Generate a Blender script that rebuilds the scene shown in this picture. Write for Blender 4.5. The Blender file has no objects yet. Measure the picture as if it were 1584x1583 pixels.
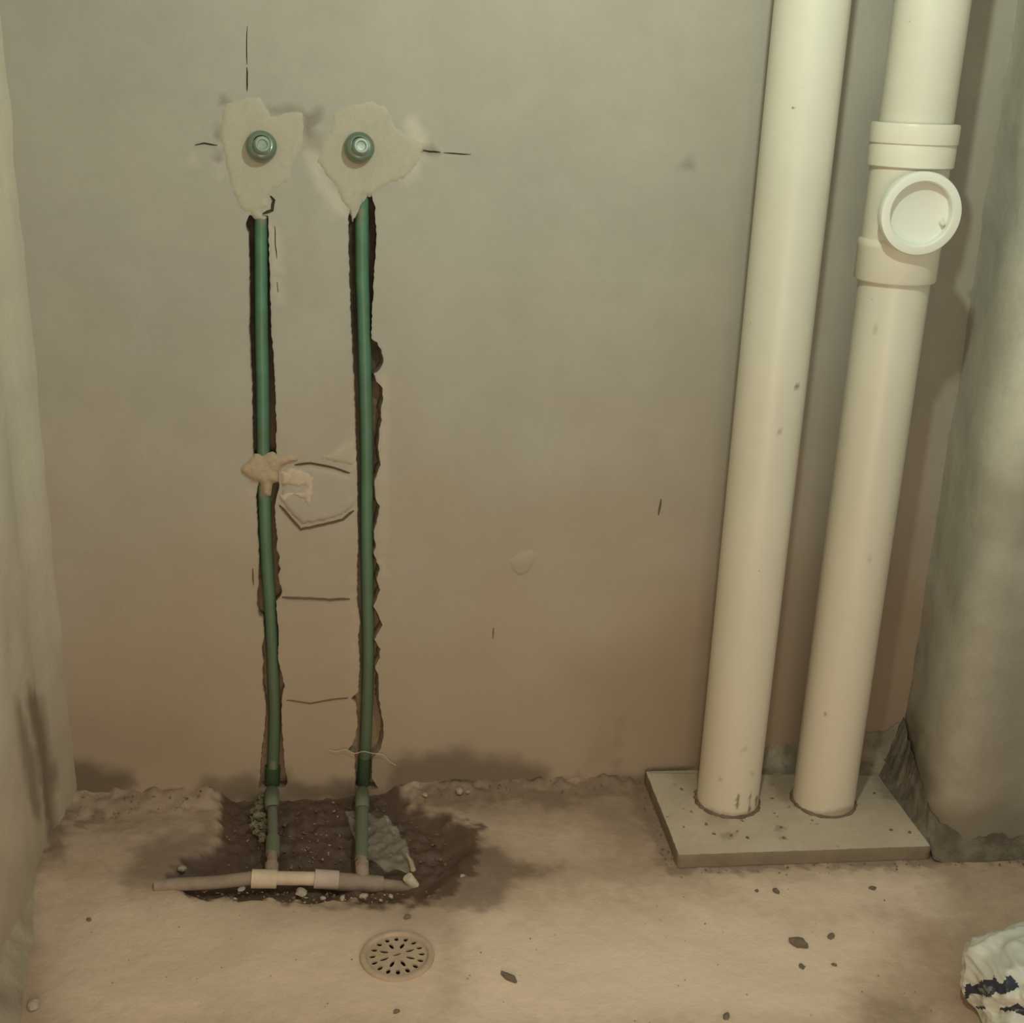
import bpy, bmesh, math, random
import numpy as np
from mathutils import Vector, Matrix, noise
from mathutils.geometry import delaunay_2d_cdt
random.seed(7)
C = bpy.context.scene.collection
scn = bpy.context.scene

# ------------------------------------------------------------------ camera
PITCH, YAW, ROLL, F = 0.33980904, 0.132808, 0.03582411, 1900.0
CAM = np.array([0.0, -1.986, 1.249]); CX = CY = 791.7
def cam_axes(p, y, r):
    fwd = np.array([math.sin(y)*math.cos(p), math.cos(y)*math.cos(p), -math.sin(p)])
    right = np.array([math.cos(y), -math.sin(y), 0.0])
    up = np.cross(right, fwd)
    c, s = math.cos(r), math.sin(r)
    return np.array([c*right+s*up, -s*right+c*up, fwd])
AX = cam_axes(PITCH, YAW, ROLL)
cd = bpy.data.cameras.new('camera'); cam = bpy.data.objects.new('camera', cd); C.objects.link(cam)
cd.sensor_width = 36; cd.lens = 36*F/1584; cd.clip_start = 0.02
cam.matrix_world = Matrix(((AX[0][0], AX[1][0], -AX[2][0], CAM[0]), (AX[0][1], AX[1][1], -AX[2][1], CAM[1]),
                           (AX[0][2], AX[1][2], -AX[2][2], CAM[2]), (0, 0, 0, 1)))
scn.camera = cam
# measured points of the photograph placed on the room's real planes
def ray(u, v): return AX.T @ np.array([(u-CX)/F, -(v-CY)/F, 1.0])
def W(u, v, Y=0.0): d = ray(u, v); return CAM + d*(Y-CAM[1])/d[1]
def G(u, v, Z=0.0): d = ray(u, v); return CAM + d*(Z-CAM[2])/d[2]
def W2(u, v): p = W(u, v); return (float(p[0]), float(p[2]))
def G2(u, v, Z=0.0): p = G(u, v, Z); return (float(p[0]), float(p[1]))

# ------------------------------------------------------------------ world, lights, exposure
w = bpy.data.worlds.new('World'); scn.world = w; w.use_nodes = True
w.node_tree.nodes['Background'].inputs[0].default_value = (0.94, 1.0, 0.86, 1)
w.node_tree.nodes['Background'].inputs[1].default_value = 0.42
bl = bpy.data.lights.new('bulb', 'POINT'); bl.energy = 23.5; bl.color = (0.88, 1.0, 0.84); bl.shadow_soft_size = 0.022
bo = bpy.data.objects.new('bulb', bl); bo.location = (0.40, -0.84, 1.76); C.objects.link(bo)
al = bpy.data.lights.new('doorway_light', 'AREA'); al.shape = 'RECTANGLE'; al.size = 0.9; al.size_y = 1.2  # added warm fill, unseen low behind the camera
al.energy = 16.0; al.color = (1.0, 0.80, 0.58)
ao = bpy.data.objects.new('doorway_light', al); ao.location = (0.1, -2.4, 0.35); ao.rotation_euler = (math.radians(62), 0, 0); C.objects.link(ao)
vs = scn.view_settings
scn.display_settings.display_device = 'sRGB'
vs.view_transform = 'Standard'; vs.look = 'None'; vs.gamma = 1.0; vs.use_curve_mapping = False; vs.exposure = 0.0

# ------------------------------------------------------------------ helpers
def tag(o, label=None, cat=None, group=None, kind=None):
    if label: o['label'] = label
    if cat: o['category'] = cat
    if group: o['group'] = group
    if kind: o['kind'] = kind
    return o
def link(name, me, mats, parent=None, smooth=True):
    o = bpy.data.objects.new(name, me); C.objects.link(o)
    for m in (mats if isinstance(mats, (list, tuple)) else [mats]): me.materials.append(m)
    if smooth: me.polygons.foreach_set('use_smooth', [True]*len(me.polygons))
    if parent: o.parent = parent
    me.update(); return o
def mesh(name, vs_, fs, mats, parent=None, smooth=True, mi=None):
    me = bpy.data.meshes.new(name); me.from_pydata([tuple(map(float, v)) for v in vs_], [], fs)
    o = link(name, me, mats, parent, smooth)
    if mi: me.polygons.foreach_set('material_index', mi)
    return o
def empty(name, loc=(0, 0, 0)):
    o = bpy.data.objects.new(name, None); o.empty_display_size = 0.05; o.location = loc; C.objects.link(o); return o
def put(o, root):      # keep world-space mesh while parented to a displaced empty
    o.parent = root; o.matrix_parent_inverse = Matrix.Translation(-Vector(root.location)); return o
def fix_normals(me):
    bm = bmesh.new(); bm.from_mesh(me); bmesh.ops.recalc_face_normals(bm, faces=bm.faces); bm.to_mesh(me); bm.free()
def px(P):
    q = (np.asarray(P, float)-CAM) @ AX.T
    return np.stack([CX+F*q[:, 0]/q[:, 2], CY-F*q[:, 1]/q[:, 2]], 1)
def sdf(P, poly):      # signed distance, positive inside
    P = np.asarray(P, float); poly = np.asarray(poly, float); n = len(poly)
    d = np.full(len(P), 1e9); ins = np.zeros(len(P), bool)
    for i in range(n):
        a, b = poly[i], poly[(i+1) % n]; e = b-a; ww = P-a
        t = np.clip((ww@e)/max(e@e, 1e-12), 0, 1); d = np.minimum(d, np.linalg.norm(ww-t[:, None]*e, axis=1))
        c = (a[1] > P[:, 1]) != (b[1] > P[:, 1])
        with np.errstate(divide='ignore', invalid='ignore'):
            xi = a[0]+(P[:, 1]-a[1])*(b[0]-a[0])/(b[1]-a[1] if b[1] != a[1] else 1e-12)
        ins ^= c & (P[:, 0] < xi)
    return np.where(ins, d, -d)
def ss(x, a, b): t = np.clip((x-a)/(b-a), 0, 1); return t*t*(3-2*t)
def nz(P, s, oct=3, seed=0.0):
    return np.array([noise.fractal(Vector((p[0]*s+seed, p[1]*s, p[2]*s)), 1.0, 2.0, oct) for p in P])
def attr(o, name, vals):
    a = o.data.attributes.new(name, 'FLOAT', 'POINT'); a.data.foreach_set('value', np.asarray(vals, np.float32))
def coords(o):
    a = np.empty(len(o.data.vertices)*3); o.data.vertices.foreach_get('co', a); return a.reshape(-1, 3)
def paint_marks(P, specs, rag=10.0, ns=28.0):
    """wear and damp marks: each spec = (outline measured on the surface, softness, strength)"""
    Q = px(P); r = nz(P, ns, 4, 3.3); out = np.zeros(len(P))
    for poly, soft, k in specs:
        out = np.maximum(out, k*ss(sdf(Q, poly)+r*rag, -soft, soft))
    return out
def painted_warmth(o, P, top, k, ns=5.0):
    "brown site dust that clings to the lower part of an upright surface"
    n = nz(P, ns, 4, 11.0); attr(o, 'dust', np.clip(k*(1-ss(P[:, 2]+n*0.16, 0.0, top)), 0, 1))
def smooth_poly(pts, step, jit=0.0, seed=1):
    rnd = random.Random(seed); out = []
    for i in range(len(pts)):
        a, b = pts[i], pts[(i+1) % len(pts)]; L = math.dist(a, b); n = max(1, int(L/step))
        for k in range(n):
            t = k/n; out.append((a[0]+(b[0]-a[0])*t+rnd.uniform(-jit, jit), a[1]+(b[1]-a[1])*t+rnd.uniform(-jit, jit)))
    return out

# ------------------------------------------------------------------ materials
def mat(name, c1, c2=None, rough=0.8, scale=6.0, bump=0.3, bscale=60.0, bdist=0.004, damp_shade=(0.10, 0.065, 0.04), pale=(0.62, 0.56, 0.45),
        spec=0.3, damp_rough=0.45, fine=0.25, trans=0.0, alpha=1.0, coat=0.0, speck=None, painted_warmth=(0.37, 0.255, 0.165)):
    m = bpy.data.materials.new(name); m.use_nodes = True; nt = m.node_tree; N = nt.nodes; L = nt.links
    b = N['Principled BSDF']; c2 = c2 or tuple(x*0.8 for x in c1)
    tc = N.new('ShaderNodeTexCoord')
    def nse(s, d=6, r=0.6, dist=0.0):
        n = N.new('ShaderNodeTexNoise'); n.inputs['Scale'].default_value = s; n.inputs['Detail'].default_value = d
        n.inputs['Roughness'].default_value = r; n.inputs['Distortion'].default_value = dist
        L.new(tc.outputs['Object'], n.inputs['Vector']); return n
    def ramp(src, a, bb, inter='EASE'):
        r = N.new('ShaderNodeMapRange'); r.interpolation_type = 'SMOOTHSTEP'; r.inputs[1].default_value = a; r.inputs[2].default_value = bb
        L.new(src, r.inputs[0]); return r.outputs[0]
    def mix(fac, a, bb, mode='MIX'):
        x = N.new('ShaderNodeMix'); x.data_type = 'RGBA'; x.blend_type = mode
        if isinstance(fac, float): x.inputs[0].default_value = fac
        else: L.new(fac, x.inputs[0])
        for k, v in ((6, a), (7, bb)):
            if isinstance(v, tuple): x.inputs[k].default_value = (*v, 1)
            else: L.new(v, x.inputs[k])
        return x.outputs[2]
    n1 = nse(scale, 7, 0.62, 0.3); col = mix(ramp(n1.outputs[0], 0.33, 0.67), c1, c2)
    n2 = nse(scale*9, 5, 0.7); col = mix(ramp(n2.outputs[0], 0.3, 0.75), col, mix(fine, col, tuple(x*0.72 for x in c2)))
    if speck:
        n4 = nse(speck[0], 2, 0.5); col = mix(ramp(n4.outputs[0], speck[1], speck[1]+0.03), col, speck[2])
    a1 = N.new('ShaderNodeAttribute'); a1.attribute_name = 'pale'
    col = mix(a1.outputs['Fac'], col, pale)
    a3 = N.new('ShaderNodeAttribute'); a3.attribute_name = 'dust'
    col = mix(a3.outputs['Fac'], col, painted_warmth)
    a2 = N.new('ShaderNodeAttribute'); a2.attribute_name = 'damp'
    col = mix(a2.outputs['Fac'], col, damp_shade)
    L.new(col, b.inputs['Base Color'])
    rr = N.new('ShaderNodeMapRange'); rr.inputs[3].default_value = rough; rr.inputs[4].default_value = damp_rough
    L.new(a2.outputs['Fac'], rr.inputs[0]); L.new(rr.outputs[0], b.inputs['Roughness'])
    b.inputs['Specular IOR Level'].default_value = spec
    if trans: b.inputs['Transmission Weight'].default_value = trans; b.inputs['IOR'].default_value = 1.3
    b.inputs['Alpha'].default_value = alpha
    if coat: b.inputs['Coat Weight'].default_value = coat
    if bump:
        n3 = nse(bscale, 8, 0.65); bp = N.new('ShaderNodeBump'); bp.inputs['Strength'].default_value = bump; bp.inputs['Distance'].default_value = bdist
        L.new(n3.outputs[0], bp.inputs['Height']); L.new(bp.outputs[0], b.inputs['Normal'])
    return m
M = {}
M['wall'] = mat('cement_plaster', (0.40, 0.375, 0.32), (0.365, 0.342, 0.29), 0.88, 5, 0.22, 90, 0.003, damp_shade=(0.125, 0.088, 0.062), fine=0.12)
M['wall_right'] = mat('grey_cement_plaster', (0.58, 0.57, 0.48), (0.48, 0.47, 0.395), 0.9, 7, 0.4, 45, 0.003, damp_shade=(0.12, 0.095, 0.066), pale=(0.52, 0.50, 0.42))
M['wall_left'] = mat('left_cement_plaster', (0.60, 0.54, 0.43), (0.53, 0.48, 0.38), 0.88, 5, 0.3, 70, 0.003, damp_shade=(0.15, 0.11, 0.075), pale=(0.70, 0.65, 0.52), fine=0.12)
M['floor'] = mat('dusty_cement_floor', (0.50, 0.355, 0.25), (0.40, 0.275, 0.19), 0.85, 6, 0.5, 70, 0.004, damp_shade=(0.098, 0.058, 0.040), fine=0.3, pale=(0.92, 0.71, 0.555))
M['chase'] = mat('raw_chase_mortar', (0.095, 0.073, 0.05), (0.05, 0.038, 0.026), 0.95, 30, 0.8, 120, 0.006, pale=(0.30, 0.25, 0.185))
M['patch'] = mat('fresh_mortar', (0.44, 0.405, 0.315), (0.41, 0.375, 0.295), 0.9, 18, 0.25, 110, 0.003)
M['pinkpatch'] = mat('buff_mortar', (0.47, 0.36, 0.25), (0.40, 0.32, 0.22), 0.9, 30, 0.5, 130, 0.004)
M['white'] = mat('white_filler', (0.66, 0.55, 0.43), (0.52, 0.42, 0.33), 0.9, 40, 0.5, 150, 0.003)
M['pvc'] = mat('white_pvc', (0.65, 0.62, 0.515), (0.61, 0.58, 0.475), 0.38, 5, 0.03, 30, 0.002, damp_shade=(0.16, 0.10, 0.06), spec=0.5, fine=0.06, painted_warmth=(0.60, 0.48, 0.36),
               speck=(75, 0.765, (0.30, 0.24, 0.16)), damp_rough=0.8)
M['pvcfit'] = mat('white_pvc_fitting', (0.70, 0.665, 0.55), (0.66, 0.625, 0.51), 0.42, 8, 0.08, 60, 0.002, spec=0.5, fine=0.05)
M['cap'] = mat('white_cap_plastic', (0.74, 0.74, 0.66), (0.72, 0.72, 0.63), 0.35, 8, 0.02, 60, 0.001, spec=0.5, fine=0.03)
M['green'] = mat('green_ppr_pipe', (0.085, 0.205, 0.125), (0.07, 0.155, 0.092), 0.42, 14, 0.1, 60, 0.002, spec=0.5, damp_shade=(0.22, 0.19, 0.13), damp_rough=0.8, painted_warmth=(0.10, 0.105, 0.06))
M['greendark'] = mat('dark_green_coupling', (0.045, 0.075, 0.038), (0.035, 0.055, 0.028), 0.45, 20, 0.1, 60, 0.002, spec=0.5)
M['greendust'] = mat('dusty_green_pipe', (0.165, 0.155, 0.11), (0.14, 0.16, 0.10), 0.75, 30, 0.3, 90, 0.003)
M['plug'] = mat('grey_green_plug', (0.135, 0.175, 0.12), (0.10, 0.14, 0.09), 0.3, 25, 0.15, 80, 0.002, spec=0.6, coat=0.3)
M['plugtip'] = mat('pale_green_plug_tip', (0.27, 0.33, 0.25), (0.16, 0.22, 0.15), 0.28, 25, 0.1, 80, 0.002, spec=0.6, coat=0.3)
M['dustpipe'] = mat('mud_coated_pipe', (0.32, 0.235, 0.18), (0.26, 0.19, 0.145), 0.8, 30, 0.4, 90, 0.003)
M['creampipe'] = mat('cream_pipe', (0.60, 0.48, 0.34), (0.53, 0.40, 0.29), 0.6, 30, 0.2, 90, 0.003)
M['pinkpipe'] = mat('pinkish_coupling', (0.50, 0.385, 0.325), (0.43, 0.32, 0.26), 0.65, 30, 0.2, 90, 0.003)
M['rough'] = mat('rough_brown_mortar', (0.235, 0.195, 0.14), (0.13, 0.105, 0.075), 0.95, 22, 0.9, 70, 0.006, damp_shade=(0.09, 0.065, 0.045))
M['roughpale'] = mat('rough_tan_mortar', (0.33, 0.275, 0.205), (0.22, 0.18, 0.13), 0.95, 22, 0.8, 70, 0.006, damp_shade=(0.10, 0.075, 0.05))
M['foot'] = mat('dusty_mortar_foot', (0.40, 0.325, 0.24), (0.33, 0.265, 0.195), 0.9, 12, 0.6, 70, 0.004, damp_shade=(0.15, 0.11, 0.075))
M['slab'] = mat('cut_board', (0.56, 0.455, 0.34), (0.49, 0.39, 0.29), 0.7, 9, 0.3, 80, 0.003, damp_shade=(0.19, 0.135, 0.085), speck=(60, 0.70, (0.24, 0.17, 0.10)))
M['slabedge'] = mat('cut_board_edge', (0.24, 0.185, 0.13), (0.195, 0.15, 0.10), 0.85, 14, 0.5, 60, 0.004)
M['grime'] = mat('dried_mud', (0.22, 0.15, 0.10), (0.15, 0.10, 0.065), 0.9, 30, 0.6, 90, 0.005)
M['stone'] = mat('pale_mortar_crumb', (0.44, 0.36, 0.28), (0.33, 0.26, 0.20), 0.9, 60, 0.6, 150, 0.004)
M['darkstone'] = mat('dark_crumb', (0.20, 0.155, 0.11), (0.14, 0.105, 0.075), 0.9, 60, 0.6, 150, 0.004)
M['drain'] = mat('dust_covered_drain', (0.50, 0.37, 0.26), (0.42, 0.30, 0.21), 0.6, 30, 0.4, 110, 0.002)
M['hole'] = mat('drain_well', (0.06, 0.04, 0.03), (0.04, 0.03, 0.02), 0.9, 30, 0)
M['bag'] = mat('white_bag_film', (0.56, 0.545, 0.47), (0.52, 0.51, 0.45), 0.42, 14, 0.15, 30, 0.004, spec=0.5, fine=0.05)
M['ink'] = mat('navy_bag_print', (0.022, 0.024, 0.042), (0.03, 0.035, 0.05), 0.45, 40, 0.15, 30, 0.004, spec=0.5)
M['inkgrey'] = mat('grey_bag_print', (0.20, 0.22, 0.22), (0.12, 0.13, 0.14), 0.45, 90, 0.15, 30, 0.004, spec=0.5)
M['film'] = mat('dusty_clear_film', (0.50, 0.42, 0.34), (0.42, 0.34, 0.27), 0.22, 30, 0.3, 60, 0.004, spec=0.8, alpha=0.24)
M['clump'] = mat('olive_mortar_clump', (0.26, 0.225, 0.135), (0.15, 0.125, 0.075), 0.9, 70, 0.7, 160, 0.005)

# ------------------------------------------------------------------ back wall with its chases
def pc(sc, ox, oy, pts): return [(ox+x/sc, oy+y/sc) for x, y in pts]
XL, XR, ZT = -0.53, 1.062, 2.7
g1L = [(386, 333), (380, 345), (384, 360), (386, 415), (386, 519), (387, 530), (390, 594), (391, 657), (391.5, 697), (396, 722), (400, 748), (396, 765), (397, 783), (398, 808), (399, 834), (401, 860),
       (400.5, 875), (400, 900), (398, 923), (398, 936), (401, 951), (407, 955), (409, 981), (405, 1002), (407, 1022), (406, 1040), (407, 1062), (410, 1077), (411, 1103), (409, 1130), (405, 1153), (402, 1204), (400, 1219)]
g1R = [(414, 334), (417, 420), (420, 519), (422, 540), (425, 594), (427, 657), (427, 697), (430, 725), (432, 750), (429, 765), (425, 783), (426, 808), (429, 834), (428, 850), (432, 862), (430, 872), (433, 880),
       (430, 890), (436, 916), (433, 924), (427, 930), (428, 955), (431, 981), (430, 1010), (431, 1025), (435, 1040), (440, 1062), (436, 1077), (435, 1103), (436, 1130), (438, 1153), (441, 1190), (445, 1210), (439, 1219)]
g2L = [(569, 300), (566, 308), (556, 320), (550, 336), (546, 340), (541, 324), (539, 340), (540, 415), (544, 519), (546, 556), (549, 632), (551, 707), (553, 758), (553.5, 850), (552, 885), (552.7, 933), (557, 964), (554, 986),
       (556.5, 1027), (554, 1070), (548, 1076), (543, 1080), (551, 1087), (553, 1120), (550, 1141), (545, 1152), (538, 1160), (549, 1165), (549.6, 1204), (549, 1219)]
g2R = [(573, 298), (577, 310), (580, 322), (582, 367), (579, 415), (575, 494), (574, 524), (583, 530), (589, 541), (593, 558), (588, 571), (578, 578), (582, 590), (591, 600), (592, 620), (588, 634), (590, 650), (586, 664), (585, 695),
       (588, 720), (579, 745), (580, 770), (587, 783), (582, 808), (578, 822), (581, 846), (577, 856), (581, 865), (587, 880), (582, 895), (587.5, 913), (578, 938), (582, 946), (591, 967), (579, 989), (588, 1004), (587, 1017),
       (580, 1032), (586, 1050), (586, 1082), (590, 1105), (593, 1123), (593, 1141), (588, 1160), (576, 1173), (575, 1204), (584, 1219)]
def loop(Lp, Rp): return [W2(*p) for p in Lp] + [W2(*p) for p in reversed(Rp)]
def ribbon(pts, wd):
    a = [];  b = []
    for i, (x, y) in enumerate(pts):
        p0 = pts[max(i-1, 0)]; p1 = pts[min(i+1, len(pts)-1)]; dx, dy = p1[0]-p0[0], p1[1]-p0[1]; l = math.hypot(dx, dy)
        h = wd/2*(0.35 if i in (0, len(pts)-1) else 1.0); a.append((x-dy/l*h, y+dx/l*h)); b.append((x+dy/l*h, y-dx/l*h))
    return [W2(*p) for p in a + b[::-1]]
def dense(pts, step=9, jit=0.9, seed=2):
    rnd = random.Random(seed); out = []
    for i in range(len(pts)-1):
        a, b = pts[i], pts[i+1]; n = max(1, int(math.dist(a, b)/step))
        for k in range(n): t = k/n; out.append((a[0]+(b[0]-a[0])*t+rnd.uniform(-jit, jit), a[1]+(b[1]-a[1])*t+rnd.uniform(-jit, jit)))
    return out+[pts[-1]]
holes = [(smooth_poly(loop(g1L, g1R), 0.005, 0.0009, 3), 0.032), (smooth_poly(loop(g2L, g2R), 0.005, 0.0009, 5), 0.032)]
cr = [([(382, 40), (381, 75), (382, 100)], 1.3, 9), ([(382, 104), (382, 141)], 2.0, 9), ([(301, 224), (316, 222), (336, 225)], 2.0, 9),
      ([(640, 232), (681, 236)], 2.4, 8), ([(686, 237), (728, 239)], 1.6, 9),
      ([(436, 924), (470, 926), (510, 928), (541, 927)], 3.2, 8), ([(443, 1083), (480, 1088), (515, 1082), (538, 1080)], 2.0, 8),
      ([(432, 782), (450, 802), (465, 819), (500, 812), (530, 804), (547, 790)], 3.6, 7), ([(456, 719), (480, 717), (510, 722), (541, 732)], 3.0, 8),
      ([(391, 880), (392, 905)], 1.6, 9), ([(763, 971), (762, 988)], 2.6, 8), ([(1022, 772), (1018, 797)], 3, 8),
      ([(418, 303), (423, 310), (421, 325), (406, 331)], 5.0, 6),
      ([(425, 350), (426, 380), (428, 400)], 1.4, 9), ([(429, 436), (430, 452)], 1.5, 9)]
for i, (p, wd, st) in enumerate(cr):
    holes.append((ribbon(dense(p, st, 0.5, i), wd), 0.0016))
def build_wall():
    verts, edges = [], []; palev = {}
    def add_loop(lp):
        s = len(verts); verts.extend(lp); n = len(lp); edges.extend([(s+i, s+(i+1) % n) for i in range(n)])
    add_loop([(XL, -0.08), (XR, -0.08), (XR, ZT), (XL, ZT)])
    for lp, d in holes: add_loop(lp)
    gx = np.arange(XL+0.012, XR-0.006, 0.0125); gz = np.concatenate([np.arange(-0.06, 1.45, 0.0125), np.arange(1.5, ZT-0.02, 0.06)])
    gg = np.array([(x, z) for z in gz for x in gx]); keep = np.ones(len(gg), bool)
    for lp, d in holes: keep &= sdf(gg, lp) < -0.0035
    rnd = random.Random(1)
    verts += [(x+rnd.uniform(-.003, .003), z+rnd.uniform(-.003, .003)) for x, z in gg[keep]]
    r = delaunay_2d_cdt([Vector(v) for v in verts], edges, [], 0, 1e-6)
    V = [tuple(v) for v in r[0]]; Fc = [list(f) for f in r[2]]
    cen = np.array([np.mean([V[i] for i in f], axis=0) for f in Fc]); kp = np.ones(len(Fc), bool)
    for lp, d in holes: kp &= sdf(cen, lp) < 0
    faces = [f for f, k in zip(Fc, kp) if k]; mi = [0]*len(faces)
    P3 = np.array([(x, 0, z) for x, z in V])
    yy = nz(P3, 3.0, 3)*0.0022; yy *= ss(np.abs(P3[:, 0]-XL), 0, .03)*ss(np.abs(P3[:, 0]-XR), 0, .03)
    dam = nz(P3, 60, 2, 9)*0.0006
    P = [(v[0], y+q, v[1]) for v, y, q in zip(V, yy, dam)]
    for k, (lp, d) in enumerate(holes):         # recess walls and bottoms
        s = len(P); n = len(lp)
        ar = sum(lp[i][0]*lp[(i+1) % n][1]-lp[(i+1) % n][0]*lp[i][1] for i in range(n))
        P += [(x, -0.0012, z) for x, z in lp]; cx_ = [0.0]*n
        jit = [rnd.uniform(.7, 1.15) for _ in range(n)]
        rag = [0.0]*n
        if k == 1: rag = [(-0.0075 if (x > W2(567, 800)[0] and z < W2(567, 540)[1]) else 0.0) for x, z in lp]
        lq = [(x+g_, z) for (x, z), g_ in zip(lp, rag)]
        P += [(x, d*j, z) for (x, z), j in zip(lq, jit)]
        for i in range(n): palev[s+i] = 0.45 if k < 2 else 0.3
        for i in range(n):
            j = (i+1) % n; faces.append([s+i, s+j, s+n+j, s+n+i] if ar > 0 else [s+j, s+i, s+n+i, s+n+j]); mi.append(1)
        rr = delaunay_2d_cdt([Vector(v) for v in lp], [(i, (i+1) % n) for i in range(n)], [], 1, 1e-6)
        b = len(P); P += [(v[0], d*0.66, v[1]) for v in rr[0]]
        for f in rr[2]: faces.append([b+i for i in f]); mi.append(1)
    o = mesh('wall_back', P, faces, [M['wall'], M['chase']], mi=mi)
    tag(o, kind='structure')
    P = np.array(P)
    painted_warmth(o, P, 1.0, 0.80)
    specs = [([(600, 1178), (640, 1168), (710, 1160), (780, 1172), (850, 1190), (840, 1225), (590, 1230)], 16, .75),
             ([(85, 1165), (130, 1175), (200, 1195), (215, 1212), (150, 1240), (80, 1240)], 14, .85),
             ([(310, 1198), (345, 1205), (400, 1195), (400, 1240), (300, 1240)], 8, .65),
             ([(436, 1195), (470, 1212), (550, 1205), (552, 1240), (430, 1240)], 10, .7),
             ([(572, 1160), (600, 1178), (618, 1230), (570, 1240)], 8, .35),
             ([(835, 1204), (900, 1204), (1000, 1190), (1000, 1220), (830, 1225)], 7, .5),
             ([(80, 1090), (300, 1110), (330, 1200), (80, 1200)], 60, .16),
             ([(880, 1030), (1090, 960), (1100, 1180), (1010, 1190), (930, 1150)], 60, .22),
             ([(1180, 900), (1420, 820), (1420, 1300), (1150, 1300)], 60, .25), ([(957, 1095), (962, 1095), (959, 1190), (953, 1190)], 3, .35),
             ([(1044, 241), (1068, 249), (1064, 263), (1056, 254)], 3, .4), ([(930, 1080), (958, 1085), (956, 1190), (900, 1190)], 16, .2), ([(300, 222), (335, 220), (335, 228), (300, 228)], 3, .2),
             (pc(3.166, 250, 20, [(515, 465), (560, 470), (690, 462), (700, 500), (560, 500), (540, 500)]), 2.2, .4), (pc(3.166, 250, 20, [(740, 490), (790, 490), (800, 540), (745, 530)]), 2, .45),
             (pc(3.166, 250, 20, [(695, 480), (712, 490), (722, 570), (700, 680), (650, 760), (640, 740), (690, 660), (700, 570)]), 1.6, .55), (pc(3.166, 250, 20, [(300, 430), (320, 430), (285, 500), (268, 610), (300, 740), (330, 880), (320, 880), (260, 640)]), 1.5, .5),
             (pc(3.166, 250, 20, [(700, 620), (760, 620), (765, 660), (700, 640)]), 2, .35), (pc(3.166, 250, 20, [(1180, 650), (1360, 670), (1360, 690), (1180, 670)]), 1.5, .5)]
    attr(o, 'damp', paint_marks(P, specs))
    pl = [(pc(3.166, 250, 20, [(720, 720), (760, 690), (830, 850), (920, 960), (910, 1020), (830, 960), (760, 860)]), 7, .45),
          (pc(3.166, 250, 20, [(1180, 520), (1240, 500), (1310, 650), (1250, 800), (1180, 830), (1240, 720)]), 7, .5),
          (pc(3.166, 250, 20, [(500, 240), (560, 290), (530, 330)]), 5, .25), (pc(3.166, 250, 20, [(120, 730), (150, 725), (130, 780)]), 4, .6),
          (pc(3.166, 250, 20, [(240, 670), (270, 690), (290, 820), (270, 820)]), 4, .45), (pc(3.166, 250, 20, [(700, 600), (760, 600), (770, 700), (700, 740)]), 6, .3),
          ([(416, 345), (431, 360), (436, 470), (424, 460)], 5, .3), ([(542, 880), (550, 880), (552, 1140), (541, 1140)], 4, .35),
          ([(588, 560), (598, 600), (594, 900), (590, 880)], 4, .3), ([(526, 690), (549, 670), (549, 724), (520, 718)], 6, .35),
          ([(388, 760), (396, 760), (396, 830), (388, 820)], 3, .3), ([(578, 1170), (600, 1180), (602, 1218), (580, 1215)], 5, .35)]
    pv = paint_marks(P, pl, 5, 60)
    for i_, v_ in palev.items(): pv[i_] = v_
    attr(o, 'pale', pv)
    return o
wall_back = build_wall()

def patch(name, poly_px, th, m, parent, step=0.005, seed=0, ns=70, label=None, base=0.0008, edge=0.010, rough=0.13):
    poly = smooth_poly([W2(*p) for p in poly_px], 0.004, 0.0007, seed)
    xs = [p[0] for p in poly]; zs = [p[1] for p in poly]; rnd = random.Random(seed)
    gg = np.array([(x+rnd.uniform(-.001, .001), z+rnd.uniform(-.001, .001)) for x in np.arange(min(xs), max(xs), step) for z in np.arange(min(zs), max(zs), step)])
    gg = gg[sdf(gg, poly) > step*0.45]; n = len(poly)
    r = delaunay_2d_cdt([Vector(v) for v in poly+[tuple(g) for g in gg]], [(i, (i+1) % n) for i in range(n)], [], 1, 1e-7)
    V = np.array([tuple(v) for v in r[0]]); d = np.maximum(sdf(V, poly), 0)
    P = np.stack([V[:, 0], np.zeros(len(V)), V[:, 1]], 1)
    h = th*ss(d, 0, edge)*(1+nz(P, ns, 3, seed)*rough*2)
    P[:, 1] = np.where(d < 1e-4, 0.002, -base-h)
    fc = [list(f)[::-1] if True else f for f in r[2]]
    o = mesh(name, P, fc, m, parent); fix_n_front(o); 
    painted_warmth(o, coords(o), 1.0, 0.7)
    if label: o['label'] = label
    return o
def fix_n_front(o):
    me = o.data; 
    if sum(p.normal.y for p in me.polygons) > 0: me.flip_normals()
patch('mortar_patch', pc(3.166, 250, 20, [(310, 440), (400, 412), (480, 405), (505, 445), (540, 500), (600, 485), (650, 478), (690, 480), (706, 560), (694, 680), (655, 735), (640, 770), (640, 820), (580, 860), (550, 885), (525, 905), (530, 950), (490, 975),
      (515, 1000), (500, 1020), (455, 1010), (430, 985), (400, 990), (370, 950), (330, 860), (305, 720), (277, 600), (290, 480)]), 0.0018, M['patch'], wall_back, seed=11, label='tan mortar patch around the left water outlet')
patch('mortar_patch', pc(3.166, 250, 20, [(830, 480), (900, 452), (960, 432), (1030, 425), (1090, 445), (1130, 490), (1145, 545), (1200, 590), (1290, 640), (1280, 710), (1230, 780), (1180, 820), (1100, 850), (1050, 885), (1020, 905), (985, 900), (972, 945), (950, 985),
      (935, 1025), (918, 975), (880, 930), (850, 860), (800, 800), (750, 730), (780, 640), (825, 560)]), 0.0014, M['patch'], wall_back, seed=12, label='tan mortar patch around the right water outlet')
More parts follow.
